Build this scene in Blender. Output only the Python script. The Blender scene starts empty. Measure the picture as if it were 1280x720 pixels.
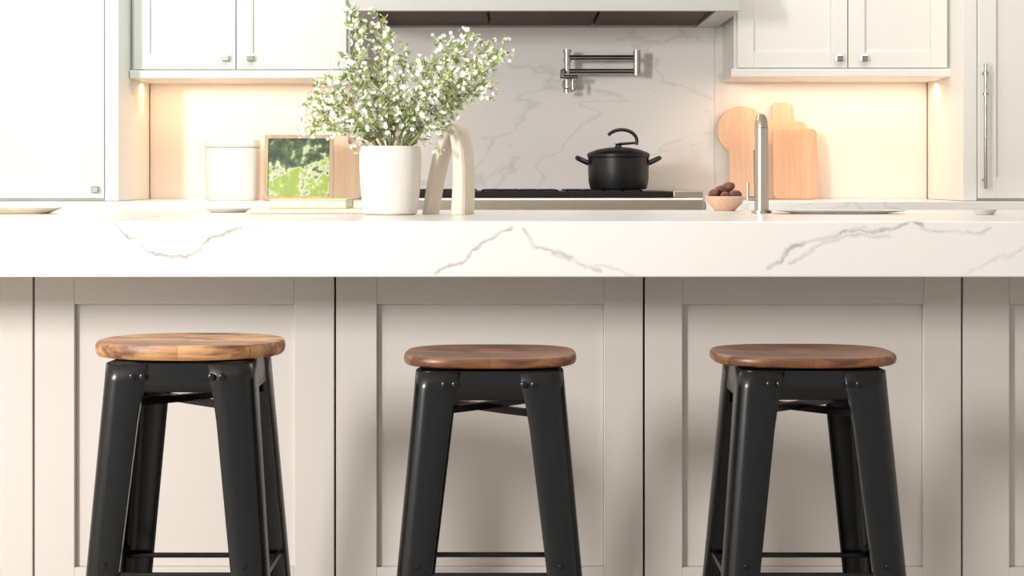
import bpy, bmesh, math, random
from mathutils import Vector, Matrix
random.seed(7)
sc=bpy.context.scene
COL=sc.collection
sc.view_settings.view_transform='Standard'
H=1.007; F=2142.0; D0=3.4; HY=222.0
def S(Y): return F/(Y+D0)
def PX(px,Y): return (px-640)/S(Y)
def PZ(py,Y): return H-(py-HY)/S(Y)
# ---------------- materials
def lin(c):
    r=[]
    for v in c:
        v=v/255.0
        r.append(v/12.92 if v<=0.04045 else ((v+0.055)/1.055)**2.4)
    return (r[0],r[1],r[2],1.0)
def newmat(name):
    m=bpy.data.materials.new(name); m.use_nodes=True
    nt=m.node_tree; b=nt.nodes['Principled BSDF']
    return m,nt,b
def mat(name,c,rough=0.5,metal=0.0,var=0.04,scale=8.0,bump=0.0,coat=0.0,spec=0.5):
    m,nt,b=newmat(name)
    b.inputs['Roughness'].default_value=rough; b.inputs['Metallic'].default_value=metal
    b.inputs['Specular IOR Level'].default_value=spec
    b.inputs['Coat Weight'].default_value=coat; b.inputs['Coat Roughness'].default_value=0.12
    tc=nt.nodes.new('ShaderNodeTexCoord'); n=nt.nodes.new('ShaderNodeTexNoise')
    n.inputs['Scale'].default_value=scale; n.inputs['Detail'].default_value=4
    nt.links.new(tc.outputs['Object'],n.inputs['Vector'])
    mx=nt.nodes.new('ShaderNodeMix'); mx.data_type='RGBA'
    L=lin(c)
    mx.inputs[6].default_value=tuple(min(1,v*(1-var)) for v in L[:3])+(1,)
    mx.inputs[7].default_value=tuple(min(1,v*(1+var)) for v in L[:3])+(1,)
    nt.links.new(n.outputs['Fac'],mx.inputs[0]); nt.links.new(mx.outputs[2],b.inputs['Base Color'])
    if bump>0:
        bp=nt.nodes.new('ShaderNodeBump'); bp.inputs['Strength'].default_value=bump; bp.inputs['Distance'].default_value=0.01
        nt.links.new(n.outputs['Fac'],bp.inputs['Height']); nt.links.new(bp.outputs['Normal'],b.inputs['Normal'])
    return m
def wood(name,c1,c2,axis='X',scale=1.0,rough=0.4,planks=0.0,k1=0.32,k2=0.68):
    m,nt,b=newmat(name); b.inputs['Roughness'].default_value=rough
    tc=nt.nodes.new('ShaderNodeTexCoord'); mp=nt.nodes.new('ShaderNodeMapping')
    sv={'X':(2.5,26,26),'Y':(26,2.5,26),'Z':(26,26,2.5)}[axis]
    mp.inputs['Scale'].default_value=tuple(v*scale for v in sv)
    n=nt.nodes.new('ShaderNodeTexNoise'); n.inputs['Scale'].default_value=1.6; n.inputs['Detail'].default_value=7; n.inputs['Roughness'].default_value=0.65; n.inputs['Distortion'].default_value=0.8
    nt.links.new(tc.outputs['Object'],mp.inputs['Vector']); nt.links.new(mp.outputs['Vector'],n.inputs['Vector'])
    cr=nt.nodes.new('ShaderNodeValToRGB'); cr.color_ramp.elements[0].position=k1; cr.color_ramp.elements[1].position=k2
    cr.color_ramp.elements[0].color=lin(c1); cr.color_ramp.elements[1].color=lin(c2)
    nt.links.new(n.outputs['Fac'],cr.inputs['Fac'])
    out=cr.outputs['Color']
    if planks>0:
        v=nt.nodes.new('ShaderNodeTexBrick'); v.inputs['Scale'].default_value=1.0
        v.inputs['Brick Width'].default_value=planks*4; v.inputs['Row Height'].default_value=planks
        v.inputs['Mortar Size'].default_value=0.0006
        v.inputs['Color1'].default_value=(1,1,1,1); v.inputs['Color2'].default_value=(0.55,0.52,0.50,1); v.inputs['Mortar'].default_value=(0.4,0.35,0.3,1)
        nt.links.new(tc.outputs['Object'],v.inputs['Vector'])
        mu=nt.nodes.new('ShaderNodeMix'); mu.data_type='RGBA'; mu.blend_type='MULTIPLY'; mu.inputs[0].default_value=1
        nt.links.new(out,mu.inputs[6]); nt.links.new(v.outputs['Color'],mu.inputs[7]); out=mu.outputs[2]
        mp3=nt.nodes.new('ShaderNodeMapping'); mp3.inputs['Scale'].default_value=(12,30,46)
        nt.links.new(tc.outputs['Object'],mp3.inputs['Vector'])
        n3=nt.nodes.new('ShaderNodeTexNoise'); n3.inputs['Scale'].default_value=1.0; n3.inputs['Detail'].default_value=6
        nt.links.new(mp3.outputs['Vector'],n3.inputs['Vector'])
        r3=nt.nodes.new('ShaderNodeMapRange'); r3.inputs['From Min'].default_value=0.50; r3.inputs['From Max'].default_value=0.62; r3.inputs['To Min'].default_value=0; r3.inputs['To Max'].default_value=0.75
        nt.links.new(n3.outputs['Fac'],r3.inputs['Value'])
        m3=nt.nodes.new('ShaderNodeMix'); m3.data_type='RGBA'; m3.inputs[7].default_value=lin((74,46,30))
        nt.links.new(r3.outputs['Result'],m3.inputs[0]); nt.links.new(out,m3.inputs[6]); out=m3.outputs[2]
    nt.links.new(out,b.inputs['Base Color'])
    bp=nt.nodes.new('ShaderNodeBump'); bp.inputs['Strength'].default_value=0.15; bp.inputs['Distance'].default_value=0.004
    nt.links.new(n.outputs['Fac'],bp.inputs['Height']); nt.links.new(bp.outputs['Normal'],b.inputs['Normal'])
    return m
def marble_noise(name,base,vein,scale=1.3,strength=0.5,rough=0.2,width=0.02):
    m,nt,b=newmat(name); b.inputs['Roughness'].default_value=rough
    tc=nt.nodes.new('ShaderNodeTexCoord'); mp=nt.nodes.new('ShaderNodeMapping')
    mp.inputs['Rotation'].default_value=(0,0.7,0.2)
    mp.inputs['Scale'].default_value=(1.0,1.0,2.2)
    n=nt.nodes.new('ShaderNodeTexNoise'); n.inputs['Scale'].default_value=scale; n.inputs['Detail'].default_value=7; n.inputs['Distortion'].default_value=0.5
    nt.links.new(tc.outputs['Object'],mp.inputs['Vector']); nt.links.new(mp.outputs['Vector'],n.inputs['Vector'])
    a=nt.nodes.new('ShaderNodeMath'); a.operation='SUBTRACT'; a.inputs[1].default_value=0.5; nt.links.new(n.outputs['Fac'],a.inputs[0])
    ab=nt.nodes.new('ShaderNodeMath'); ab.operation='ABSOLUTE'; nt.links.new(a.outputs[0],ab.inputs[0])
    r=nt.nodes.new('ShaderNodeMapRange'); r.inputs['From Min'].default_value=0.0; r.inputs['From Max'].default_value=width
    r.inputs['To Min'].default_value=strength; r.inputs['To Max'].default_value=0.0
    nt.links.new(ab.outputs[0],r.inputs['Value'])
    mx=nt.nodes.new('ShaderNodeMix'); mx.data_type='RGBA'; mx.inputs[6].default_value=lin(base); mx.inputs[7].default_value=lin(vein)
    nt.links.new(r.outputs['Result'],mx.inputs[0]); nt.links.new(mx.outputs[2],b.inputs['Base Color'])
    return m
def marble_veins(name,base,vein,lines,rough=0.25):
    m,nt,b=newmat(name); b.inputs['Roughness'].default_value=rough
    N=nt.nodes; Lk=nt.links
    tc=N.new('ShaderNodeTexCoord')
    n1=N.new('ShaderNodeTexNoise'); n1.inputs['Scale'].default_value=13; n1.inputs['Detail'].default_value=8; n1.inputs['Roughness'].default_value=0.65
    Lk.new(tc.outputs['Object'],n1.inputs['Vector'])
    sb=N.new('ShaderNodeVectorMath'); sb.operation='SUBTRACT'; sb.inputs[1].default_value=(0.5,0.5,0.5); Lk.new(n1.outputs['Color'],sb.inputs[0])
    sl=N.new('ShaderNodeVectorMath'); sl.operation='SCALE'; sl.inputs['Scale'].default_value=0.06; Lk.new(sb.outputs[0],sl.inputs[0])
    ad=N.new('ShaderNodeVectorMath'); ad.operation='ADD'; Lk.new(tc.outputs['Object'],ad.inputs[0]); Lk.new(sl.outputs[0],ad.inputs[1])
    fl=N.new('ShaderNodeVectorMath'); fl.operation='MULTIPLY'; fl.inputs[1].default_value=(1,0,1); Lk.new(ad.outputs[0],fl.inputs[0])
    n2=N.new('ShaderNodeTexNoise'); n2.inputs['Scale'].default_value=22; n2.inputs['Detail'].default_value=4; Lk.new(tc.outputs['Object'],n2.inputs['Vector'])
    cur=None
    for pts,w,st in lines:
        for (ax,az),(bx,bz) in zip(pts[:-1],pts[1:]):
            ba=(bx-ax,0,bz-az); bb=ba[0]**2+ba[2]**2
            pa=N.new('ShaderNodeVectorMath'); pa.operation='SUBTRACT'; pa.inputs[1].default_value=(ax,0,az); Lk.new(fl.outputs[0],pa.inputs[0])
            d=N.new('ShaderNodeVectorMath'); d.operation='DOT_PRODUCT'; d.inputs[1].default_value=ba; Lk.new(pa.outputs[0],d.inputs[0])
            h=N.new('ShaderNodeMath'); h.operation='DIVIDE'; h.use_clamp=True; h.inputs[1].default_value=bb; Lk.new(d.outputs['Value'],h.inputs[0])
            s2=N.new('ShaderNodeVectorMath'); s2.operation='SCALE'; s2.inputs[0].default_value=ba; Lk.new(h.outputs[0],s2.inputs['Scale'])
            df=N.new('ShaderNodeVectorMath'); df.operation='DISTANCE'; Lk.new(pa.outputs[0],df.inputs[0]); Lk.new(s2.outputs[0],df.inputs[1])
            r=N.new('ShaderNodeMapRange'); r.interpolation_type='SMOOTHSTEP'
            r.inputs['From Min'].default_value=0; r.inputs['From Max'].default_value=w; r.inputs['To Min'].default_value=st; r.inputs['To Max'].default_value=0
            Lk.new(df.outputs['Value'],r.inputs['Value'])
            if cur is None: cur=r.outputs['Result']
            else:
                mm=N.new('ShaderNodeMath'); mm.operation='MAXIMUM'; Lk.new(cur,mm.inputs[0]); Lk.new(r.outputs['Result'],mm.inputs[1]); cur=mm.outputs[0]
    md=N.new('ShaderNodeMapRange'); md.inputs['From Min'].default_value=0.35; md.inputs['From Max'].default_value=0.62; md.inputs['To Min'].default_value=0.3; md.inputs['To Max'].default_value=1.05
    Lk.new(n2.outputs['Fac'],md.inputs['Value'])
    mul=N.new('ShaderNodeMath'); mul.operation='MULTIPLY'; mul.use_clamp=True; Lk.new(cur,mul.inputs[0]); Lk.new(md.outputs['Result'],mul.inputs[1])
    mx=N.new('ShaderNodeMix'); mx.data_type='RGBA'; mx.inputs[6].default_value=lin(base); mx.inputs[7].default_value=lin(vein)
    Lk.new(mul.outputs[0],mx.inputs[0]); Lk.new(mx.outputs[2],b.inputs['Base Color'])
    return m
def foliage_art(name):
    m,nt,b=newmat(name); b.inputs['Roughness'].default_value=0.25
    N=nt.nodes; Lk=nt.links
    tc=N.new('ShaderNodeTexCoord'); v=N.new('ShaderNodeTexNoise'); v.inputs['Scale'].default_value=34; v.inputs['Detail'].default_value=7
    Lk.new(tc.outputs['Object'],v.inputs['Vector'])
    sx=N.new('ShaderNodeSeparateXYZ'); Lk.new(tc.outputs['Object'],sx.inputs[0])
    n2=N.new('ShaderNodeTexNoise'); n2.inputs['Scale'].default_value=11; Lk.new(tc.outputs['Object'],n2.inputs['Vector'])
    a=N.new('ShaderNodeMath'); a.operation='MULTIPLY_ADD'; a.inputs[1].default_value=-3.6; a.inputs[2].default_value=0.52; Lk.new(sx.outputs['Z'],a.inputs[0])
    s=N.new('ShaderNodeMath'); s.operation='ADD'; Lk.new(a.outputs[0],s.inputs[0]); 
    k=N.new('ShaderNodeMath'); k.operation='MULTIPLY_ADD'; k.inputs[1].default_value=2.2; k.inputs[2].default_value=-1.1; Lk.new(n2.outputs['Fac'],k.inputs[0]); Lk.new(k.outputs[0],s.inputs[1])
    k2=N.new('ShaderNodeMath'); k2.operation='MULTIPLY_ADD'; k2.inputs[1].default_value=2.0; k2.inputs[2].default_value=-1.0; Lk.new(v.outputs['Fac'],k2.inputs[0])
    s2=N.new('ShaderNodeMath'); s2.operation='ADD'; Lk.new(s.outputs[0],s2.inputs[0]); Lk.new(k2.outputs[0],s2.inputs[1])
    cr=N.new('ShaderNodeValToRGB'); e=cr.color_ramp.elements
    e[0].position=0.0; e[0].color=lin((44,56,38)); e[1].position=1.0; e[1].color=lin((150,172,78))
    for p,c in ((0.25,(66,86,50)),(0.42,(100,122,74)),(0.60,(210,214,186)),(0.78,(166,186,92))):
        x=e.new(p); x.color=lin(c)
    Lk.new(s2.outputs[0],cr.inputs['Fac']); Lk.new(cr.outputs['Color'],b.inputs['Base Color'])
    return m
M={}
M['cab']=mat('painted_cabinet_cream',(230,228,221),0.42,var=0.01)
M['cabcoollit']=mat('painted_cabinet_cool_lit',(222,227,221),0.42,var=0.01)  # cool tint of the left window light put partly into the cabinet colour
M['island']=mat('painted_cabinet_greige',(205,199,193),0.42,var=0.015)
M['dark']=mat('shadow_gap_dark',(30,27,25),0.9)
M['wall']=mat('wall_paint',(238,234,229),0.7,var=0.01)
M['floor']=wood('oak_floor',(170,162,152),(192,184,174),'Y',0.3,0.45)
M['steel']=mat('brushed_steel',(196,186,170),0.3,1.0,0.05,60)
M['hoodpaint']=mat('hood_painted_grey',(184,184,180),0.35,0.3,0.02)
M['chrome']=mat('polished_nickel',(170,168,166),0.14,1.0,0.02)
M['nickel']=mat('brushed_nickel',(194,184,170),0.28,1.0,0.03,40)
M['black']=mat('black_powder_coat',(9,11,12),0.27,0.0,0.08,30,bump=0.02,coat=0.0,spec=0.40)
M['blackenamel']=mat('black_enamel',(14,14,15),0.4,0.0,0.05,20,spec=0.4)
M['blackglass']=mat('black_cooktop',(12,11,10),0.5,0.0,0.05,spec=0.3)
M['filter']=mat('dark_bronze_filter',(62,34,25),0.7,0.0,0.2,30)
M['seat_light']=wood('seat_wood_honey',(142,92,56),(226,176,124),'X',1.0,0.45,0.05,0.36,0.62)
M['seat_dark']=wood('seat_wood_walnut',(66,40,26),(172,116,76),'X',1.0,0.36,0.05,0.36,0.64)
M['board']=wood('board_wood_maple',(212,174,146),(230,196,168),'Z',0.7,0.5)
M['board2']=wood('board_wood_beech',(200,158,128),(218,182,152),'Z',0.7,0.5)
M['boardpale']=wood('board_wood_pale',(222,208,188),(236,224,206),'Z',0.7,0.5)
M['ceramic']=mat('white_ceramic',(230,225,218),0.4,var=0.02,bump=0.25,scale=14)
M['ceramicw']=mat('white_glazed_ceramic',(230,226,218),0.3,var=0.01)
M['travertine']=mat('cream_stone',(220,209,192),0.55,var=0.06,scale=20,bump=0.1)
M['leaf']=mat('leaf_green',(160,180,112),0.55,var=0.3,scale=30)
M['stem']=mat('stem_green_brown',(150,156,104),0.6,var=0.15,scale=20)
M['blossom']=mat('blossom_white',(250,250,238),0.6,var=0.02)
M['frame']=wood('frame_wood_pale',(176,152,122),(204,182,152),'Z',1.0,0.5)
M['art']=foliage_art('framed_foliage_print')
M['page']=mat('paper_pages',(236,234,216),0.7,var=0.02)
M['cover']=mat('lime_cover',(206,212,150),0.5,var=0.05)
M['date']=mat('brown_dates',(112,68,50),0.45,var=0.25,scale=40)
M['glass']=mat('pale_glass_dish',(200,202,196),0.15,var=0.02)
M['splash']=marble_noise('marble_backsplash',(240,237,233),(202,197,193),1.6,0.42,0.25,0.014)
M['plainsplash']=mat('backsplash_plain_white',(238,233,226),0.35,var=0.01,scale=3)
def V(px): return [((x-640)/630.0,H-(y-HY)/630.0) for x,y in px]
veins=[(V([(-60,345),(-5,322),(14,300),(40,288)]),0.006,0.55),
 (V([(80,288),(120,296),(150,286)]),0.005,0.4),
 (V([(138,276),(160,300),(196,318),(236,322),(262,300),(302,283)]),0.006,0.66),
 (V([(40,300),(80,312),(130,306)]),0.006,0.38),
 (V([(170,300),(220,306),(270,292),(330,286)]),0.006,0.38),
 (V([(545,345),(578,324),(606,304),(640,282)]),0.006,0.66),
 (V([(655,284),(668,310),(704,318),(752,340)]),0.007,0.45),
 (V([(690,318),(740,330),(790,345)]),0.006,0.28),
 (V([(965,336),(988,312),(1022,300),(1062,293),(1104,286),(1150,280)]),0.007,0.62),
 (V([(1010,304),(1062,300),(1110,292)]),0.006,0.38),
 (V([(985,330),(1030,306),(1080,284)]),0.006,0.3),
 (V([(1150,284),(1200,292),(1240,286)]),0.006,0.3),
 (V([(1210,345),(1250,320),(1300,300)]),0.007,0.22)]
M['slab']=marble_veins('quartz_island_slab',(233,231,228),(118,115,120),veins)
# ---------------- mesh helpers
def box(bm,x0,x1,y0,y1,z0,z1):
    v=[bm.verts.new(p) for p in ((x0,y0,z0),(x1,y0,z0),(x1,y1,z0),(x0,y1,z0),(x0,y0,z1),(x1,y0,z1),(x1,y1,z1),(x0,y1,z1))]
    for f in ((0,3,2,1),(4,5,6,7),(0,1,5,4),(1,2,6,5),(2,3,7,6),(3,0,4,7)): bm.faces.new([v[i] for i in f])
def tube(bm,pts,r,seg=10,cap=True):
    pts=[Vector(p) for p in pts]
    if not isinstance(r,(list,tuple)): r=[r]*len(pts)
    rings=[]; up=None
    for i,p in enumerate(pts):
        t=(pts[min(i+1,len(pts)-1)]-pts[max(i-1,0)]).normalized()
        if up is None:
            up=Vector((0,0,1)) if abs(t.z)<0.9 else Vector((0,1,0))
        a=t.cross(up)
        if a.length<1e-4: a=t.cross(Vector((1,0,0)))
        a.normalize(); b=a.cross(t).normalized(); up=b
        rings.append([bm.verts.new(p+(a*math.cos(2*math.pi*k/seg)+b*math.sin(2*math.pi*k/seg))*r[i]) for k in range(seg)])
    for A,B in zip(rings[:-1],rings[1:]):
        for k in range(seg): bm.faces.new((A[k],A[(k+1)%seg],B[(k+1)%seg],B[k]))
    if cap: bm.faces.new(rings[0][::-1]); bm.faces.new(rings[-1])
def lathe(bm,prof,seg=40,c=(0,0,0),n=2.0,sx=1.0,sy=1.0):
    rings=[]
    for r,z in prof:
        ring=[]
        for k in range(seg):
            a=2*math.pi*k/seg; ca,sa=math.cos(a),math.sin(a)
            q=(abs(ca)**n+abs(sa)**n)**(-1.0/n)
            ring.append(bm.verts.new((c[0]+r*q*ca*sx,c[1]+r*q*sa*sy,c[2]+z)))
        rings.append(ring)
    for A,B in zip(rings[:-1],rings[1:]):
        for k in range(seg): bm.faces.new((A[k],A[(k+1)%seg],B[(k+1)%seg],B[k]))
    bm.faces.new(rings[0][::-1]); bm.faces.new(rings[-1])
def prism(bm,out,y0,y1,hole=None):
    n=len(out)
    if hole is None:
        A=[bm.verts.new((x,y0,z)) for x,z in out]; B=[bm.verts.new((x,y1,z)) for x,z in out]
        bm.faces.new(A); bm.faces.new(B[::-1])
        for k in range(n): bm.faces.new((A[k],B[k],B[(k+1)%n],A[(k+1)%n]))
    else:
        A=[bm.verts.new((x,y0,z)) for x,z in out]; B=[bm.verts.new((x,y1,z)) for x,z in out]
        C=[bm.verts.new((x,y0,z)) for x,z in hole]; D=[bm.verts.new((x,y1,z)) for x,z in hole]
        for k in range(n):
            j=(k+1)%n
            bm.faces.new((A[k],B[k],B[j],A[j])); bm.faces.new((C[k],C[j],D[j],D[k]))
            bm.faces.new((A[k],A[j],C[j],C[k])); bm.faces.new((B[k],D[k],D[j],B[j]))
def rrect(x0,x1,z0,z1,r,seg=6):
    out=[]
    for cx,cz,a0 in ((x1-r,z0+r,-90),(x1-r,z1-r,0),(x0+r,z1-r,90),(x0+r,z0+r,180)):
        for k in range(seg+1):
            a=math.radians(a0+90*k/seg); out.append((cx+r*math.cos(a),cz+r*math.sin(a)))
    return out
def fin(bm,name,m,parent=None,loc=(0,0,0),bevel=0.0,smooth=False,solid=0.0,seg=2,**props):
    bmesh.ops.recalc_face_normals(bm,faces=bm.faces[:])
    me=bpy.data.meshes.new(name); bm.to_mesh(me); bm.free()
    me.materials.append(m)
    if smooth:
        for p in me.polygons: p.use_smooth=True
        try: me.set_sharp_from_angle(angle=math.radians(38))
        except Exception: pass
    o=bpy.data.objects.new(name,me); COL.objects.link(o); o.location=loc
    if parent: o.parent=parent
    if solid:
        md=o.modifiers.new('thick','SOLIDIFY'); md.thickness=solid; md.offset=-1
    if bevel:
        md=o.modifiers.new('bev','BEVEL'); md.width=bevel; md.segments=seg; md.limit_method='ANGLE'; md.angle_limit=math.radians(40)
    for k,v in props.items(): o[k]=v
    return o
def root(name,loc,label,category,group=None):
    e=bpy.data.objects.new(name,None); COL.objects.link(e); e.location=loc; e.empty_display_size=0.1
    e['label']=label; e['category']=category
    if group: e['group']=group
    return e
def B(): return bmesh.new()
def shaker(x0,x1,z0,z1,yf,name,m,parent,sl=0.06,sr=0.06,rt=0.06,rb=0.06,th=0.02,rec=0.012,**props):
    bm=B()
    box(bm,x0,x0+sl,yf,yf+th,z0,z1); box(bm,x1-sr,x1,yf,yf+th,z0,z1)
    box(bm,x0+sl,x1-sr,yf,yf+th,z1-rt,z1); box(bm,x0+sl,x1-sr,yf,yf+th,z0,z0+rb)
    box(bm,x0+sl,x1-sr,yf+rec,yf+th,z0+rb,z1-rt)
    return fin(bm,name,m,parent,bevel=0.0012,seg=1,**props)
YH=2.95
XL=PX(148,YH); XR=PX(1204,YH)
# ---------------- room
def room(name,m,*b):
    bm=B(); box(bm,*b); return fin(bm,name,m,kind='structure')
room('floor',M['floor'],-3.6,3.6,-5.0,3.7,-0.1,0.0)
room('ceiling',M['wall'],-3.6,3.6,-5.0,3.7,2.75,2.85)
room('wall_back',M['wall'],-3.6,3.6,3.52,3.7,0,2.75)
room('wall_left',M['wall'],-3.7,-3.6,-5.0,3.7,0,2.75)
room('wall_right',M['wall'],3.6,3.7,-5.0,3.7,0,2.75)
xa=PX(436,3.5); xb=PX(893,3.5)
bm=B(); box(bm,xa,xb,3.497,3.52,0.92,2.75); fin(bm,'wall_back_marble',M['splash'],kind='structure')
bm=B(); box(bm,XL+0.002,xa-0.001,3.5,3.52,0.92,2.75); fin(bm,'trim_1',M['plainsplash'],kind='structure')
bm=B(); box(bm,xb+0.001,XR-0.002,3.5,3.52,0.92,2.75); fin(bm,'trim_2',M['plainsplash'],kind='structure')
# ---------------- island
isl=root('kitchen_island',(0,0.3,0),'long greige painted kitchen island base with shaker panels','kitchen island')
bm=B(); box(bm,-1.70,1.64,0.025,0.85,0.09,0.809); box(bm,-1.66,1.60,0.08,0.80,0.0,0.09)
fin(bm,'island_body',M['dark'],isl)
bs=[-1.70,-1.033,-0.382,0.285,0.972,1.64]
g=0.0022
st=[(0.086,0.070),(0.086,0.086),(0.088,0.084),(0.081,0.081),(0.100,0.086)]
for i in range(5):
    shaker(bs[i]+g,bs[i+1]-g,0.095,0.806,0.0,'island_panel',M['island'],isl,sl=st[i][0],sr=st[i][1],rt=0.806-0.734,rb=0.07,th=0.024,rec=0.014)
bm=B(); box(bm,-1.70,-1.688,0.0,0.85,0.095,0.806); fin(bm,'end_panel',M['island'],isl,loc=(-0.012,0,0))
bm=B(); box(bm,1.64,1.652,0.0,0.85,0.095,0.806); fin(bm,'end_panel',M['island'],isl)
bm=B(); box(bm,-1.9,1.85,0,1.2,0.8095,0.92)
ct=fin(bm,'island_countertop',M['slab'],bevel=0.003,label='thick white quartz island countertop with grey veins',category='countertop')
# ---------------- stools
def stool(cx,cy,label,smat,srad,n,rot,dz,seat_th,scoop,ssy=0.86,k=0.088,metal_top=0.668):
    r=root('bar_stool',(cx,cy,0),label,'stool','bar stools at the island')
    r.rotation_euler.z=rot
    T=metal_top+dz
    c0=0.130
    def c(z): return c0+k*(T-z)
    bm=B(); t=seat_th; R=srad
    prof=[(R*0.90,0.0),(R*0.965,0.0015),(R*0.985,t*0.2),(R*0.995,t*0.5),(R*0.99,t*0.8),(R*0.972,t*0.97),(R*0.95,t),(R*0.8,t-scoop*0.3),(R*0.6,t-scoop*0.65),(R*0.35,t-scoop*0.9),(R*0.1,t-scoop)]
    lathe(bm,prof,72,(0,0,T+0.004),n,1.0,ssy)
    fin(bm,'seat',smat,r,smooth=True)
    bm=B(); rr=0.03; seg=5; ah=0.050
    def ringpts(cc,z):
        out=[]
        for sx,sy,a0 in ((1,-1,-90),(1,1,0),(-1,1,90),(-1,-1,180)):
            for q in range(seg+1):
                a=math.radians(a0+90*q/seg); out.append((sx*(cc-rr)+rr*math.cos(a),sy*(cc-rr)+rr*math.sin(a),z))
        return out
    zs=[T+0.003,T,T-ah*0.5,T-ah]
    rings=[[bm.verts.new(p) for p in ringpts(c(z)-0.004-(0.006 if z>T else 0),z)] for z in zs]
    for A,Bq in zip(rings[:-1],rings[1:]):
        nn=len(A)
        for q in range(nn): bm.faces.new((A[q],A[(q+1)%nn],Bq[(q+1)%nn],Bq[q]))
    bm.faces.new(rings[0])
    fin(bm,'seat_frame',M['black'],r,smooth=True,solid=0.003)
    for sx in (-1,1):
        for sy in (-1,1):
            bm=B(); rings=[]
            for z in (T-0.001,T-0.03,T-0.06,T-0.10,T-0.2,T-0.35,T-0.5,0.03,0.0):
                u=(T-z)/T
                w=0.072-0.020*u
                if z>T-0.08: w+=0.008*(1-(T-z)/0.08)
                if z<=0.03: w+=0.003
                cr=0.028; lip=0.014
                P=[(-w,-lip),(-w,-0.004),(-w+0.004,-0.001)]
                P+= [(-w*0.64,0.0)]
                for q in range(8):
                    a=math.radians(90-90*q/7); P.append((-cr+cr*math.cos(a),-cr+cr*math.sin(a)))
                P+=[(0,-w*0.64),(-0.001,-w+0.004),(-0.004,-w),(-lip,-w)]
                cc=c(z)
                rings.append([bm.verts.new((sx*(cc+px),sy*(cc+py),z)) for px,py in P])
            for A,Bq in zip(rings[:-1],rings[1:]):
                for q in range(len(A)-1): bm.faces.new((A[q],A[q+1],Bq[q+1],Bq[q]))
            o=fin(bm,'leg',M['black'],r,smooth=True)
            md=o.modifiers.new('thick','SOLIDIFY'); md.thickness=0.003; md.offset=-1
            bm=B(); cc=c(0.0)
            lathe(bm,[(0.010,0.0),(0.013,0.003),(0.012,0.012)],16,(sx*(cc-0.013),sy*(cc-0.013),0.0)); fin(bm,'foot_cap',M['dark'],r,smooth=True)
    for sy in (-1,1):
        for sx in (-1,1):
            for bx,bz in ((0.060,0.022),(0.078,0.022)):
                zz=T-bz; yy=sy*(c(zz)+0.001)
                bm=B(); tube(bm,[(sx*bx,yy-sy*0.002,zz),(sx*bx,yy+sy*0.003,zz),(sx*bx,yy+sy*0.005,zz)],[0.0062,0.0062,0.0035],12)
                fin(bm,'bolt',M['black'],r,smooth=True)
            zz=0.335; yy=sy*(c(zz)); xx=sx*(c(zz)-0.036)
            bm=B(); tube(bm,[(xx,yy-sy*0.002,zz),(xx,yy+sy*0.003,zz),(xx,yy+sy*0.005,zz)],[0.005,0.005,0.003],12)
            fin(bm,'bolt',M['black'],r,smooth=True)
    for s in (-1,1):
        bm=B(); rr2=[]
        zc=T-0.080 if s<0 else T-0.074
        nrm=Vector((1,-s,0)).normalized()*0.007
        for q in range(17):
            u=-1+2*q/16; d=0.126*u
            p=Vector((d,s*d,zc+0.004*abs(u)**3)); hh=Vector((0,0,0.0062))
            rr2.append([bm.verts.new(p+nrm+hh),bm.verts.new(p-nrm+hh),bm.verts.new(p-nrm-hh),bm.verts.new(p+nrm-hh)])
        for A,Bq in zip(rr2[:-1],rr2[1:]):
            for q in range(4): bm.faces.new((A[q],A[(q+1)%4],Bq[(q+1)%4],Bq[q]))
        bm.faces.new(rr2[0]); bm.faces.new(rr2[-1][::-1])
        fin(bm,'cross_brace',M['black'],r)
    zr=0.287; zf=0.317; zs_=0.302
    def bar(p,q): 
        bm=B(); tube(bm,[Vector(p),Vector(q)],0.0050,10); fin(bm,'footrest_bar',M['black'],r,smooth=True)
    e=c(zr)-0.012; bar((-e,e,zr),(e,e,zr))
    e=c(zf)-0.012; bar((-e,-e,zf),(e,-e,zf))
    e=c(zs_)-0.012
    for sx in (-1,1): bar((sx*e,-e,zs_),(sx*e,e,zs_))
    return r
Ys=-0.28; 
stool(PX(239,Ys),Ys,'black metal counter stool with thick honey-coloured round wooden seat',M['seat_light'],0.171,2.3,0.0,0.014,0.027,0.001,0.78,0.078)
stool(PX(613,Ys),Ys,'black metal counter stool with thin scooped walnut wooden seat',M['seat_dark'],0.157,3.1,0.0,0.0,0.019,0.006,0.86,0.090)
stool(PX(1002,Ys),Ys,'black metal counter stool with scooped rounded-square walnut seat',M['seat_dark'],0.166,2.9,0.0,0.001,0.019,0.006,0.82,0.084)
# ---------------- back run
YB=2.85
for (x0,x1,lab) in ((-2.9,-0.455,'cream base cabinets under the back counter beside the range'),(0.705,2.9,'cream base cabinets under the back counter beside the range')):
    r=root('base_cabinet',(0,0,0),lab,'cabinet','base cabinets along the back wall')
    bm=B(); box(bm,x0,x1,YB+0.045,3.49,0.1,0.885); box(bm,x0,x1,YB+0.09,3.49,0,0.1); fin(bm,'cabinet_body',M['cab'],r)
    n=5; w=(x1-x0)/n
    for i in range(n):
        d=shaker(x0+i*w+0.002,x0+(i+1)*w-0.002,0.11,0.875,YB+0.023,'cabinet_door',M['cab'],r)
        bm=B(); tube(bm,[(x0+i*w+0.05,YB+0.005,0.70),(x0+i*w+0.05,YB+0.005,0.82)],0.005); 
        tube(bm,[(x0+i*w+0.05,YB+0.005,0.72),(x0+i*w+0.05,YB+0.024,0.72)],0.004); tube(bm,[(x0+i*w+0.05,YB+0.005,0.80),(x0+i*w+0.05,YB+0.024,0.80)],0.004)
        fin(bm,'door_handle',M['nickel'],d,smooth=True)
    bm=B(); box(bm,x0,x1,YB,3.495,0.886,0.92)
    fin(bm,'back_countertop',M['splash'],bevel=0.003,label='white marble countertop along the back wall',category='countertop')
YU=3.14
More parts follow.
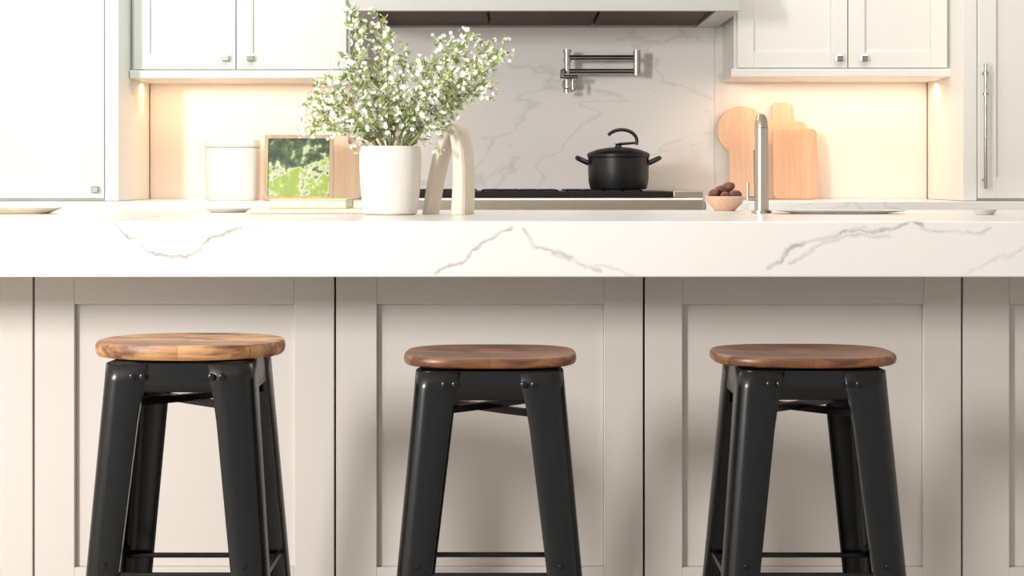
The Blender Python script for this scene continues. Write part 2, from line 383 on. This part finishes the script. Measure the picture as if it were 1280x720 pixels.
def knob(x,z,y,par):
    bm=B(); tube(bm,[(x,y,z),(x,y-0.012,z)],0.004,10); box(bm,x-0.014,x+0.014,y-0.024,y-0.012,z-0.012,z+0.012)
    return fin(bm,'door_knob',M['chrome'],par,bevel=0.003)
def upper(x0,x1,xs,zb,lab,m,sl,sr):
    r=root('upper_cabinet',(0,0,0),lab,'cabinet')
    bm=B(); box(bm,x0,x1,YU+0.02,3.495,zb,2.5); fin(bm,'cabinet_body',m,r,bevel=0.001,seg=1)
    bm=B(); box(bm,x0-sl,x1+sr,YU-0.018,3.495,zb-0.032,zb); fin(bm,'light_rail',m,r,bevel=0.004)
    z0=zb+0.004
    for a,b,k in ((x0+0.012,xs-0.002,1),(xs+0.002,x1-0.012,-1)):
        d=shaker(a,b,z0,2.46,YU,'cabinet_door',m,r,sl=0.062,sr=0.062,rt=0.06,rb=0.06,rec=0.013)
        knob((xs-0.036) if k==1 else (xs+0.058),PZ(73,YU),YU,d)
zbl=PZ(88,YU)
upper(PX(163,YU),PX(437,YU),PX(295,YU),zbl,'cool-lit white shaker upper cabinet with two doors and nickel knobs',M['cabcoollit'],0.0,0.0)
upper(PX(918,YU),PX(1188,YU),PX(1060,YU),PZ(86,YU),'cream shaker upper cabinet with two doors beside the range hood',M['cab'],0.015,0.0)
def hutch(x0,x1,lab,m,kind):
    r=root('hutch_cabinet',(0,0,0),lab,'cabinet')
    bm=B(); box(bm,x0,x1,YH+0.021,3.49,0.9215,2.5)
    if kind=='L': box(bm,x1-0.05,x1,YH,YH+0.022,0.9215,2.5)
    else: box(bm,x0,x0+0.05,YH,YH+0.022,0.9215,2.5)
    fin(bm,'cabinet_body',m,r,bevel=0.001,seg=1)
    if kind=='L':
        b=x1-0.053; w=0.62
        for i in range(2):
            d=shaker(b-w*(i+1)+0.003*i,b-w*i-0.003*i,0.93,2.46,YH,'cabinet_door',m,r,sl=0.15,sr=0.07,rb=0.10)
            if i==0: knob(PX(120,YH),PZ(237,YH),YH,d)
    else:
        a=x0+0.053; w=0.60
        for i in range(2):
            d=shaker(a+w*i+0.003*i,a+w*(i+1)-0.003,0.93,2.46,YH,'cabinet_door',m,r,sl=0.07,sr=0.07,rb=0.08)
            if i==0:
                hx=PX(1229,YH); bm=B()
                tube(bm,[(hx,YH-0.034,PZ(236,YH)),(hx,YH-0.034,PZ(80,YH))],0.0065,14)
                for pz in (92,225): tube(bm,[(hx,YH,PZ(pz,YH)),(hx,YH-0.034,PZ(pz,YH))],0.006,10)
                for pz in (92,118): tube(bm,[(hx,YH-0.034,PZ(pz,YH)-0.005),(hx,YH-0.034,PZ(pz,YH)+0.005)],0.011,14)
                fin(bm,'door_handle',M['chrome'],d,smooth=True)
hutch(-2.8,XL,'tall cool-lit white hutch cabinet standing on the back counter',M['cabcoollit'],'L')
hutch(XR,2.9,'tall cream hutch cabinet with long nickel bar handle',M['cab'],'R')
# range hood
hx0,hx1=-0.588,0.826; hz=1.61
hood=root('range_hood',(0,0,hz),'wide pale grey range hood with steel rim above the range','range hood')
bm=B()
yA=2.80; yW=3.495
def frust(bm,a,b):
    A=[bm.verts.new(p) for p in a]; Bq=[bm.verts.new(p) for p in b]
    for k in range(4): bm.faces.new((A[k],A[(k+1)%4],Bq[(k+1)%4],Bq[k]))
    bm.faces.new(A[::-1]); bm.faces.new(Bq)
frust(bm,[(hx0+.01,yA+.01,.05),(hx1-.01,yA+.01,.05),(hx1-.01,yW,.05),(hx0+.01,yW,.05)],[(hx0+.02,yA+.02,.25),(hx1-.02,yA+.02,.25),(hx1-.02,yW,.25),(hx0+.02,yW,.25)])
frust(bm,[(hx0+.02,yA+.02,.2502),(hx1-.02,yA+.02,.2502),(hx1-.02,yW,.2502),(hx0+.02,yW,.2502)],[(-.12,3.1,.75),(.36,3.1,.75),(.36,yW,.75),(-.12,yW,.75)])
frust(bm,[(-.12,3.1,.7502),(.36,3.1,.7502),(.36,yW,.7502),(-.12,yW,.7502)],[(-.12,3.1,1.139),(.36,3.1,1.139),(.36,yW,1.139),(-.12,yW,1.139)])
fin(bm,'hood_body',M['hoodpaint'],hood,bevel=0.002)
bm=B(); rw=0.085
box(bm,hx0,hx1,yA,yA+0.02,0,0.05); box(bm,hx0,hx1,yW-0.008,yW,0,0.05)
box(bm,hx0,hx0+rw,yA+0.02,yW-0.008,0,0.05); box(bm,hx1-rw,hx1,yA+0.02,yW-0.008,0,0.05)
fin(bm,'hood_rim',M['hoodpaint'],hood,bevel=0.002)
bm=B(); box(bm,hx0+rw,hx1-rw,yA+0.02,yW-0.008,0.03,0.045)
for i in range(3):
    x=hx0+rw+0.01+i*0.41; box(bm,x,x+0.40,yA+0.03,yW-0.02,0.008,0.03)
fin(bm,'hood_filter',M['filter'],hood,bevel=0.004)
# range
rx0,rx1=-0.452,0.702
rg=root('cooking_range',(0,0,0),'stainless steel range with black cooktop set into the back counter','range')
bm=B(); box(bm,rx0,rx1,YB+0.03,3.49,0.1,0.93); box(bm,rx0,rx1,YB-0.02,YB+0.03,0.80,0.935); box(bm,rx0+0.02,rx1-0.02,YB+0.10,3.45,0.0,0.1); fin(bm,'range_body',M['steel'],rg,bevel=0.012,seg=4)
bm=B(); box(bm,rx0+0.015,PX(838,2.9),YB+0.0,3.47,0.936,0.956); fin(bm,'cooktop',M['blackglass'],rg,bevel=0.002)
bm=B(); box(bm,PX(840,2.9),rx1-0.005,YB-0.005,3.47,0.936,0.959); fin(bm,'griddle_cover',M['steel'],rg,bevel=0.003)
for gi in range(3):
    gx0=rx0+0.03+gi*0.31; bm=B()
    for i in range(5):
        x=gx0+i*0.068; box(bm,x,x+0.01,YB+0.05,3.44,0.956,0.962)
    for y in (YB+0.05,3.15,3.43): box(bm,gx0,gx0+0.282,y,y+0.01,0.956,0.962)
    fin(bm,'burner_grate',M['blackglass'],rg)
for i in range(6):
    x=rx0+0.12+i*0.18; bm=B(); tube(bm,[(x,YB-0.02,0.865),(x,YB-0.055,0.865)],0.022,20); fin(bm,'control_knob',M['steel'],rg,smooth=True)
bm=B(); box(bm,rx0+0.03,rx1-0.03,YB+0.005,YB+0.03,0.2,0.74); fin(bm,'oven_door',M['blackglass'],rg,bevel=0.004)
# pot
Yp=3.02; px_=PX(773,Yp); zp=0.9625; s=S(Yp)
pot=root('cooking_pot',(px_,Yp,zp),'black enamel dutch oven with lid on the cooktop','pot')
bm=B(); R=38/s
lathe(bm,[(R*0.86,0),(R*0.93,0.004),(R*0.985,0.03),(R,0.07),(R,0.118),(R*1.03,0.122),(R*1.03,0.126),(R*0.95,0.126)],48); fin(bm,'pot_body',M['blackenamel'],pot,smooth=True)
bm=B(); lathe(bm,[(R*1.04,0.127),(R*1.04,0.132),(R*0.98,0.138),(R*0.7,0.150),(R*0.35,0.157),(R*0.1,0.159)],48); fin(bm,'pot_lid',M['blackenamel'],pot,smooth=True)
bm=B(); tube(bm,[(0,0,0.157),(0,0,0.168),(0,0,0.172)],[0.014,0.010,0.018],16)
arc=[]
for i in range(15):
    a=math.radians(150-170*i/14); arc.append((0.012+0.050*math.cos(a)*1.15,0,0.178+0.042*math.sin(a)+0.004))
tube(bm,arc,[0.0065]*15,8); tube(bm,[(0,0,0.170),(0.03,0,0.172),(0.068,0,0.175)],0.005,8)
fin(bm,'lid_handle',M['blackenamel'],pot,smooth=True)
for sg in (-1,1):
    bm=B(); pts=[]
    for i in range(13):
        a=math.radians(-90+180*i/12); pts.append((sg*(R*0.98+0.042*math.cos(a)),0.030*math.sin(a),0.098+0.020*math.cos(a)))
    tube(bm,pts,0.009,8); fin(bm,'pot_handle',M['blackenamel'],pot,smooth=True)
# pot filler
Yf=3.40; s=S(Yf)
pf=root('pot_filler',(PX(712,3.497),3.497,PZ(108,3.5)),'polished nickel folding pot filler mounted on marble backsplash','faucet')
def L(px,py,Y): return (PX(px,Y)-pf.location.x,Y-3.497,PZ(py,Y)-pf.location.z)
bm=B(); a=L(711,106,3.497); tube(bm,[a,(a[0],-0.012,a[2])],0.028,24); tube(bm,[(a[0],-0.012,a[2]),(a[0],-0.10,a[2])],0.012,16); fin(bm,'wall_flange',M['chrome'],pf,smooth=True)
bm=B(); tube(bm,[L(709,110,Yf),L(709,62,Yf)],0.012,16); tube(bm,[L(709,116,Yf),L(709,112,Yf)],0.016,16); tube(bm,[L(709,66,Yf),L(709,62,Yf)],0.016,16)
tube(bm,[L(709,78,Yf),L(709,72,Yf)],0.015,16); fin(bm,'filler_post',M['chrome'],pf,smooth=True)
bm=B(); tube(bm,[L(709,72,Yf),L(798,72,Yf)],0.010,14); tube(bm,[L(796,63,Yf),L(796,94,Yf)],0.0145,16); fin(bm,'filler_arm',M['chrome'],pf,smooth=True)
bm=B(); tube(bm,[L(796,84,Yf),L(796,89,Yf),L(703,89,Yf)],0.010,14); fin(bm,'filler_arm',M['chrome'],pf,smooth=True)
Yv=3.36
bm=B(); tube(bm,[L(703,89,Yf),L(703,89,Yv),L(703,96,Yv)],0.009,14); tube(bm,[L(700,96,Yv),L(722,96,Yv)],0.007,12); fin(bm,'filler_valve',M['chrome'],pf,smooth=True)
bm=B(); tube(bm,[L(716,100,Yv),L(716,112,Yv)],0.005,10); fin(bm,'valve_lever',M['chrome'],pf,smooth=True)
# cutting boards
def lean(bm,name,m,x,y,ang,lab,grp='cutting boards leaning on the backsplash',rz=0):
    o=fin(bm,name,m,None,loc=(x,y,0.9212),bevel=0.003,smooth=False,label=lab,category='cutting board',group=grp)
    o.rotation_euler=(ang,0,rz); return o
s=S(3.3)
def boardshape(w,h,nw,nh,r=0.02):
    out=[]
    def arc(cx,cz,rr,a0,a1,seg=6):
        for k in range(seg+1):
            a=math.radians(a0+(a1-a0)*k/seg); out.append((cx+rr*math.cos(a),cz+rr*math.sin(a)))
    arc(w/2-r,r,r,-90,0); arc(w/2-r,h-r,r,0,90)
    arc(nw/2+0.012,h+0.012,0.012,270,180,4)
    arc(nw/2-0.016,h+nh-0.016,0.016,0,90); arc(-nw/2+0.016,h+nh-0.016,0.016,90,180)
    arc(-nw/2-0.012,h+0.012,0.012,0,-90,4)
    arc(-w/2+r,h-r,r,90,180); arc(-w/2+r,r,r,180,270)
    return out
bm=B(); prism(bm,boardshape(60/s,100/s,24/s,24/s),-0.009,0.009)
lean(bm,'cutting_board',M['board'],PX(980,3.40),3.44,-0.10,'maple cutting board with a short handle')
bm=B(); prism(bm,rrect(-28/s,28/s,0,90/s,0.02),-0.009,0.009)
lean(bm,'cutting_board',M['board2'],PX(996,3.36),3.385,-0.13,'beech rectangular cutting board with rounded corners')
bm=B(); out=[]
rr=31/s; hw=16/s; cz=88/s
a0=math.asin(hw/rr)
out=[(-hw,0),(hw,0)]
for k in range(33):
    a=-math.pi/2+a0+(2*math.pi-2*a0)*k/32; out.append((rr*math.cos(a),cz+rr*math.sin(a)))
prism(bm,out,-0.008,0.008)
lean(bm,'cutting_board',M['board'],PX(929,3.4),3.45,-0.08,'round maple paddle board standing on its handle')
bm=B(); prism(bm,boardshape(56/s,70/s,20/s,18/s),-0.008,0.008)
lean(bm,'cutting_board',M['boardpale'],PX(424,3.4),3.44,-0.10,'pale wooden cutting board behind the framed print')
# canister
Yc=3.2; s=S(Yc)
can=root('canister',(PX(291,Yc),Yc,0.9205),'white square ceramic canister with flat lid','canister')
bm=B(); w=33/s
lathe(bm,[(w*0.92,0),(w*0.96,0.006),(w*0.98,0.03),(w,0.19),(w*0.985,0.2),(w*0.9,0.2)],48,n=5,sy=0.7); fin(bm,'canister_body',M['ceramicw'],can,smooth=True)
bm=B(); lathe(bm,[(w*0.98,0.201),(w*1.02,0.205),(w*1.02,0.222),(w*0.97,0.232),(w*0.5,0.234)],48,n=5,sy=0.7); fin(bm,'canister_lid',M['ceramicw'],can,smooth=True)
# framed print
Yq=3.12; s=S(Yq); W=86/s; Hh=82/s
fr=root('framed_print',(PX(373,Yq),Yq,0.9215),'framed print of green foliage and pale flowers in thin wood frame','picture')
fr.rotation_euler=(-0.12,0,0.0)
bm=B(); prism(bm,rrect(-W/2,W/2,0,Hh,0.004),-0.01,0.01,hole=rrect(-W/2+0.014,W/2-0.014,0.014,Hh-0.014,0.002)); fin(bm,'picture_frame',M['frame'],fr)
bm=B(); box(bm,-W/2+0.014,W/2-0.014,-0.002,0.006,-Hh/2+0.014,Hh/2-0.014); fin(bm,'print',M['art'],fr,loc=(0,0,Hh/2))
bm=B(); prism(bm,[(-0.02,0),(0.02,0),(0.008,0.17),(-0.008,0.17)],0.0,0.004); o=fin(bm,'easel_leg',M['frame'],fr,loc=(0,0.012,0.005)); 
# ---------------- on the island
ZI=0.9205
Yv=0.62; s=S(Yv)
vx=PX(488,Yv)
vase=B(); w=38.5/s
lathe(vase,[(w*0.80,0),(w*0.87,0.004),(w*0.91,0.02),(w*0.96,0.06),(w,0.11),(w,0.145),(w*0.97,0.157),(w*0.93,0.160),(w*0.90,0.157),(w*0.90,0.05),(w*0.5,0.03)],56,n=2.3)
fin(vase,'vase',M['ceramic'],None,loc=(vx,Yv,ZI),smooth=True,label='white textured ceramic vase holding flowering branches',category='vase')
def leaf(bm,p,d,L,w):
    d=d.normalized(); side=d.cross(Vector((random.uniform(-1,1),random.uniform(-1,1),random.uniform(-1,1)))).normalized()*w
    up=d.cross(side).normalized()*w*0.4
    a=bm.verts.new(p); b=bm.verts.new(p+d*L*0.45+side+up); c_=bm.verts.new(p+d*L); e=bm.verts.new(p+d*L*0.45-side+up); m_=bm.verts.new(p+d*L*0.5)
    bm.faces.new((a,b,m_)); bm.faces.new((b,c_,m_)); bm.faces.new((c_,e,m_)); bm.faces.new((e,a,m_))
def flower(bm,p,r):
    nrm=Vector((random.uniform(-1,1),random.uniform(-1.2,0.4),random.uniform(-0.6,1))).normalized()
    a=nrm.orthogonal().normalized(); b=nrm.cross(a)
    c0=bm.verts.new(p)
    th0=random.uniform(0,6)
    for k in range(5):
        t=th0+k*2*math.pi/5
        d=a*math.cos(t)+b*math.sin(t); q=a*math.cos(t+math.pi/2)+b*math.sin(t+math.pi/2)
        v1=bm.verts.new(p+d*r*0.6+q*r*0.38+nrm*r*0.25); v2=bm.verts.new(p+d*r+nrm*r*0.35); v3=bm.verts.new(p+d*r*0.6-q*r*0.38+nrm*r*0.25)
        bm.faces.new((c0,v1,v2,v3))
tips=[(388,158),(388,128),(408,100),(440,74),(442,34),(436,2),(470,10),(482,44),(508,70),(540,78),(562,54),(592,44),(630,60),(622,80),(608,106),(590,120),(568,140),(414,166),(448,112),(492,98),(528,112),(400,140),(474,130),(540,150),(606,64),(432,96),(394,112),(500,140),(440,146),(468,84),(552,104),(582,84),(574,66),(602,92)]
for i,(tx,ty) in enumerate(tips):
    Y=Yv+random.uniform(-0.12,0.14)
    tip=Vector((PX(tx,Y),Y,PZ(ty,Y)))
    base=Vector((vx+random.uniform(-0.025,0.025),Yv+random.uniform(-0.025,0.025),ZI+0.06))
    mouth=Vector((vx+(tip.x-vx)*0.20,Yv+(tip.y-Yv)*0.2,ZI+0.165))
    mid=mouth.lerp(tip,0.5)+Vector((0,0,0.01+0.10*abs(tip.x-vx)))
    def bez(t):
        a=mouth.lerp(mid,t); b=mid.lerp(tip,t); return a.lerp(b,t)
    main=[base]+[bez(k/10) for k in range(11)]
    ln=(tip-mouth).length
    bs_=B(); bl=B(); bf=B()
    rad=[0.0018]*2+[0.0017-0.0011*k/10 for k in range(1,11)]
    tube(bs_,main,rad,6)
    nt=int(8+ln*44)
    sparse = ty<50 and tx<480
    if sparse: nt=int(nt*0.6)
    for k in range(nt):
        t=0.05+0.95*((k+random.random())/nt)**0.8
        p=bez(min(t,1)); tdir=(bez(min(t+0.05,1.0))-bez(max(t-0.05,0))).normalized()
        rv=Vector((random.uniform(-1,1),random.uniform(-1,1),random.uniform(-0.6,1.0)))
        d=(tdir*0.5+rv*0.95).normalized()
        tl=random.uniform(0.022,0.062)*(0.6 if sparse else 1)*(1.0-0.4*t)*1.3
        e=p+d*tl; m_=p.lerp(e,0.5)+Vector((0,0,0.004))
        tube(bs_,[p,m_,e],[0.0010,0.0008,0.0005],4)
        for q in range(5):
            u=random.random(); leaf(bl,p.lerp(e,u),(d+Vector((random.uniform(-1,1),random.uniform(-1,1),random.uniform(-1,1)))),random.uniform(0.011,0.023),random.uniform(0.003,0.0056))
        nf=random.randint(4,7)
        for q in range(nf):
            o_=Vector((random.gauss(0,1),random.gauss(0,1),random.gauss(0,1)))*0.008
            flower(bf,p.lerp(e,random.uniform(0.5,1.05))+o_,random.uniform(0.0042,0.0080))
    bo=root('flowering_branch',tuple(base),'leafy green branch with tiny white blossoms in the vase','flowers','flowering branches in the white vase')
    for bmq,nm,mm_ in ((bs_,'stem',M['stem']),(bl,'leaves',M['leaf']),(bf,'blossoms',M['blossom'])):
        for v in bmq.verts: v.co-=base
        kw={} if nm=='stem' else {'kind':'stuff'}
        fin(bmq,nm,mm_,bo,smooth=(nm=='stem'),**kw)
# stone arch sculpture
Yr=0.66; s=S(Yr)
bm=B(); K=28
cl=[]
for i in range(K+1):
    t=i/K
    P0=Vector((-0.050,0)); P1=Vector((-0.006,0.272)); P2=Vector((0.050,0.262)); P3=Vector((0.034,0))
    p=P0*(1-t)**3+P1*3*t*(1-t)**2+P2*3*t*t*(1-t)+P3*t**3
    d=(P1-P0)*3*(1-t)**2+(P2-P1)*6*t*(1-t)+(P3-P2)*3*t*t
    n_=Vector((-d.y,d.x)).normalized(); th=0.0095+0.0085*t**1.3
    cl.append((p,n_,th))
rings=[]
for p,n_,th in cl:
    hd=0.032
    if p.y<0.001: p=Vector((p.x,0.0)); n_=Vector((-1 if n_.x<0 else 1,0))
    ring=[]
    for a_,b_ in ((1,-0.82),(1,0.82),(0.7,1),(-0.7,1),(-1,0.82),(-1,-0.82),(-0.7,-1),(0.7,-1)):
        q=p+n_*th*a_; ring.append(bm.verts.new((q.x,hd*b_,max(q.y,0.0))))
    rings.append(ring)
for A,Bq in zip(rings[:-1],rings[1:]):
    for j in range(8): bm.faces.new((A[j],A[(j+1)%8],Bq[(j+1)%8],Bq[j]))
bm.faces.new(rings[0]); bm.faces.new(rings[-1][::-1])
o=fin(bm,'arch_sculpture',M['travertine'],None,loc=(PX(562,Yr),Yr,ZI),smooth=True,label='curved cream stone arch sculpture standing beside the vase',category='decor'); o.rotation_euler=(0,0,math.radians(-24))
# faucet
Yt=0.8; s=S(Yt)
fa=root('island_faucet',(PX(952,Yt),Yt,ZI),'brushed nickel faucet standing on the island countertop','faucet')
bm=B(); h=PZ(150,Yt)-ZI; r0=8.5/s
tube(bm,[(0,0,0),(0,0,0.006),(0,0,0.0061),(0,0,h-0.02)],[r0*1.5,r0*1.5,r0*1.05,r0*1.0],20); fin(bm,'faucet_post',M['nickel'],fa,smooth=True)
bm=B(); tube(bm,[(0,0,h-0.02),(0,0.001,h-0.006),(0,0.006,h+0.003),(0.004,0.03,h+0.006),(0.012,0.12,h+0.004),(0.014,0.15,h-0.006),(0.014,0.155,h-0.03)],[r0*0.99,r0*0.92,r0*0.8,r0*0.62,r0*0.6,r0*0.6,r0*0.62],18); fin(bm,'faucet_spout',M['nickel'],fa,smooth=True)
bm=B(); tube(bm,[(-0.012,0,0.035),(-0.034,0,0.037)],0.0075,12); tube(bm,[(-0.034,0,0.03),(-0.034,0,0.075)],0.004,10); fin(bm,'faucet_lever',M['nickel'],fa,smooth=True)
# bowl with dates
Yb=1.08; s=S(Yb); bx=PX(906,Yb)
bm=B(); R=25/s
lathe(bm,[(R*0.5,0),(R*0.55,0.003),(R*0.85,0.018),(R,0.036),(R*0.96,0.038),(R*0.80,0.022),(R*0.4,0.010)],36); fin(bm,'bowl',M['board'],None,loc=(bx,Yb,ZI),smooth=True,label='small tan wooden bowl filled with brown dates',category='bowl')
for (dx,dy,dz,a) in ((-0.022,0,0.036,0.3),(0.020,0.004,0.036,-0.5),(0.0,-0.020,0.038,1.2),(0.0,0.02,0.04,0.1),(-0.006,0.0,0.055,0.6),(0.026,-0.014,0.042,1.0),(-0.03,-0.01,0.044,-0.9),(0.008,0.0,0.062,-0.4)):
    bm=B(); lathe(bm,[(0.002,-0.021),(0.008,-0.017),(0.0125,-0.006),(0.0125,0.006),(0.008,0.017),(0.002,0.021)],14)
    o=fin(bm,'date_fruit',M['date'],None,loc=(bx+dx,Yb+dy,ZI+dz),smooth=True,label='wrinkled brown date in the wooden bowl',category='fruit',group='dates in the wooden bowl'); o.rotation_euler=(0.3,1.4+0.2*a,a)
def platter(px,Y,wpx,h,m,name,lab,cat,sy=0.6,n=2):
    s=S(Y); R=wpx/2/s; bm=B()
    lathe(bm,[(R*0.7,0),(R*0.75,0.002),(R*0.96,h*0.8),(R,h),(R*0.97,h),(R*0.74,h*0.35),(R*0.3,h*0.3)],48,n=n,sy=sy)
    fin(bm,name,m,None,loc=(PX(px,Y),Y,ZI),smooth=True,label=lab,category=cat)
Yk=0.86; s=S(Yk); x0,x1=PX(322,Yk),PX(478,Yk)
bm=B(); box(bm,x0,x1,Yk-0.15,Yk+0.13,ZI,ZI+0.010); fin(bm,'serving_board',M['boardpale'],bevel=0.003,label='flat pale serving board lying on the island under a book',category='serving board')
Yk=0.95; s=S(Yk); x0,x1=PX(346,Yk),PX(440,Yk); hw=(x1-x0)/2
bk=root('book',((x0+x1)/2,Yk-0.05,ZI+0.0105),'pale lime-green book lying flat on the serving board','book')
bm=B(); box(bm,-hw,hw,-0.09,0.09,0,0.003); box(bm,-hw,hw,-0.09,0.09,0.020,0.023); box(bm,-hw,hw,0.087,0.09,0.003,0.020); fin(bm,'book_cover',M['cover'],bk)
bm=B(); box(bm,-hw+0.003,hw-0.003,-0.087,0.0868,0.0031,0.0199); fin(bm,'book_pages',M['page'],bk)
platter(22,0.75,105,0.014,M['boardpale'],'serving_tray','pale wooden serving tray lying on the island countertop','tray',0.7,4)
platter(1048,0.75,165,0.008,M['ceramicw'],'serving_platter','low white rectangular ceramic platter on the island countertop','platter',0.5,5)
platter(285,0.9,60,0.010,M['ceramicw'],'side_plate','small white ceramic plate on the island countertop','plate',1.0,2)
platter(1231,0.62,30,0.012,M['glass'],'small_dish','small pale glass dish on the island countertop','dish',1.0,2)
# ---------------- lights
def area(name,loc,target,sx,sy,e,col):
    l=bpy.data.lights.new(name,'AREA'); l.shape='RECTANGLE'; l.size=sx; l.size_y=sy; l.energy=e; l.color=col
    o=bpy.data.objects.new(name,l); COL.objects.link(o); o.location=loc
    d=Vector(target)-Vector(loc); o.rotation_euler=d.to_track_quat('-Z','Y').to_euler(); return o
area('window_light',(-3.0,-3.0,1.9),(0.3,0.3,0.5),0.5,0.8,190,(1.0,0.975,0.945))
area('added_fill_light',(0,1.9,2.7),(0,2.2,0),3.5,0.8,44,(1.0,0.995,0.98))  # added overhead fill for the back run, not a known fixture
area('side_window_light',(-3.4,1.9,1.8),(0,3.3,1.4),1.2,1.4,6,(0.86,1.0,0.98))
area('under_cabinet_light',(PX(300,3.3),3.34,1.375),(PX(300,3.3),3.40,0.9),0.8,0.05,2.1,(1.0,0.55,0.31))
area('under_cabinet_light',(PX(1053,3.3),3.34,1.375),(PX(1053,3.3),3.40,0.9),0.8,0.05,2.1,(1.0,0.58,0.34))
w=bpy.data.worlds.new('World'); sc.world=w; w.use_nodes=True
w.node_tree.nodes['Background'].inputs[0].default_value=(0.98,0.985,1.0,1); w.node_tree.nodes['Background'].inputs[1].default_value=0.66
# ---------------- camera
cam=bpy.data.cameras.new('camera'); co=bpy.data.objects.new('camera',cam); COL.objects.link(co)
co.location=(0,-D0,H); co.rotation_euler=(math.radians(90),0,0)
cam.sensor_width=36; cam.lens=F*36/1280; cam.shift_y=-(360-HY)/1280; cam.clip_start=0.05
sc.camera=co
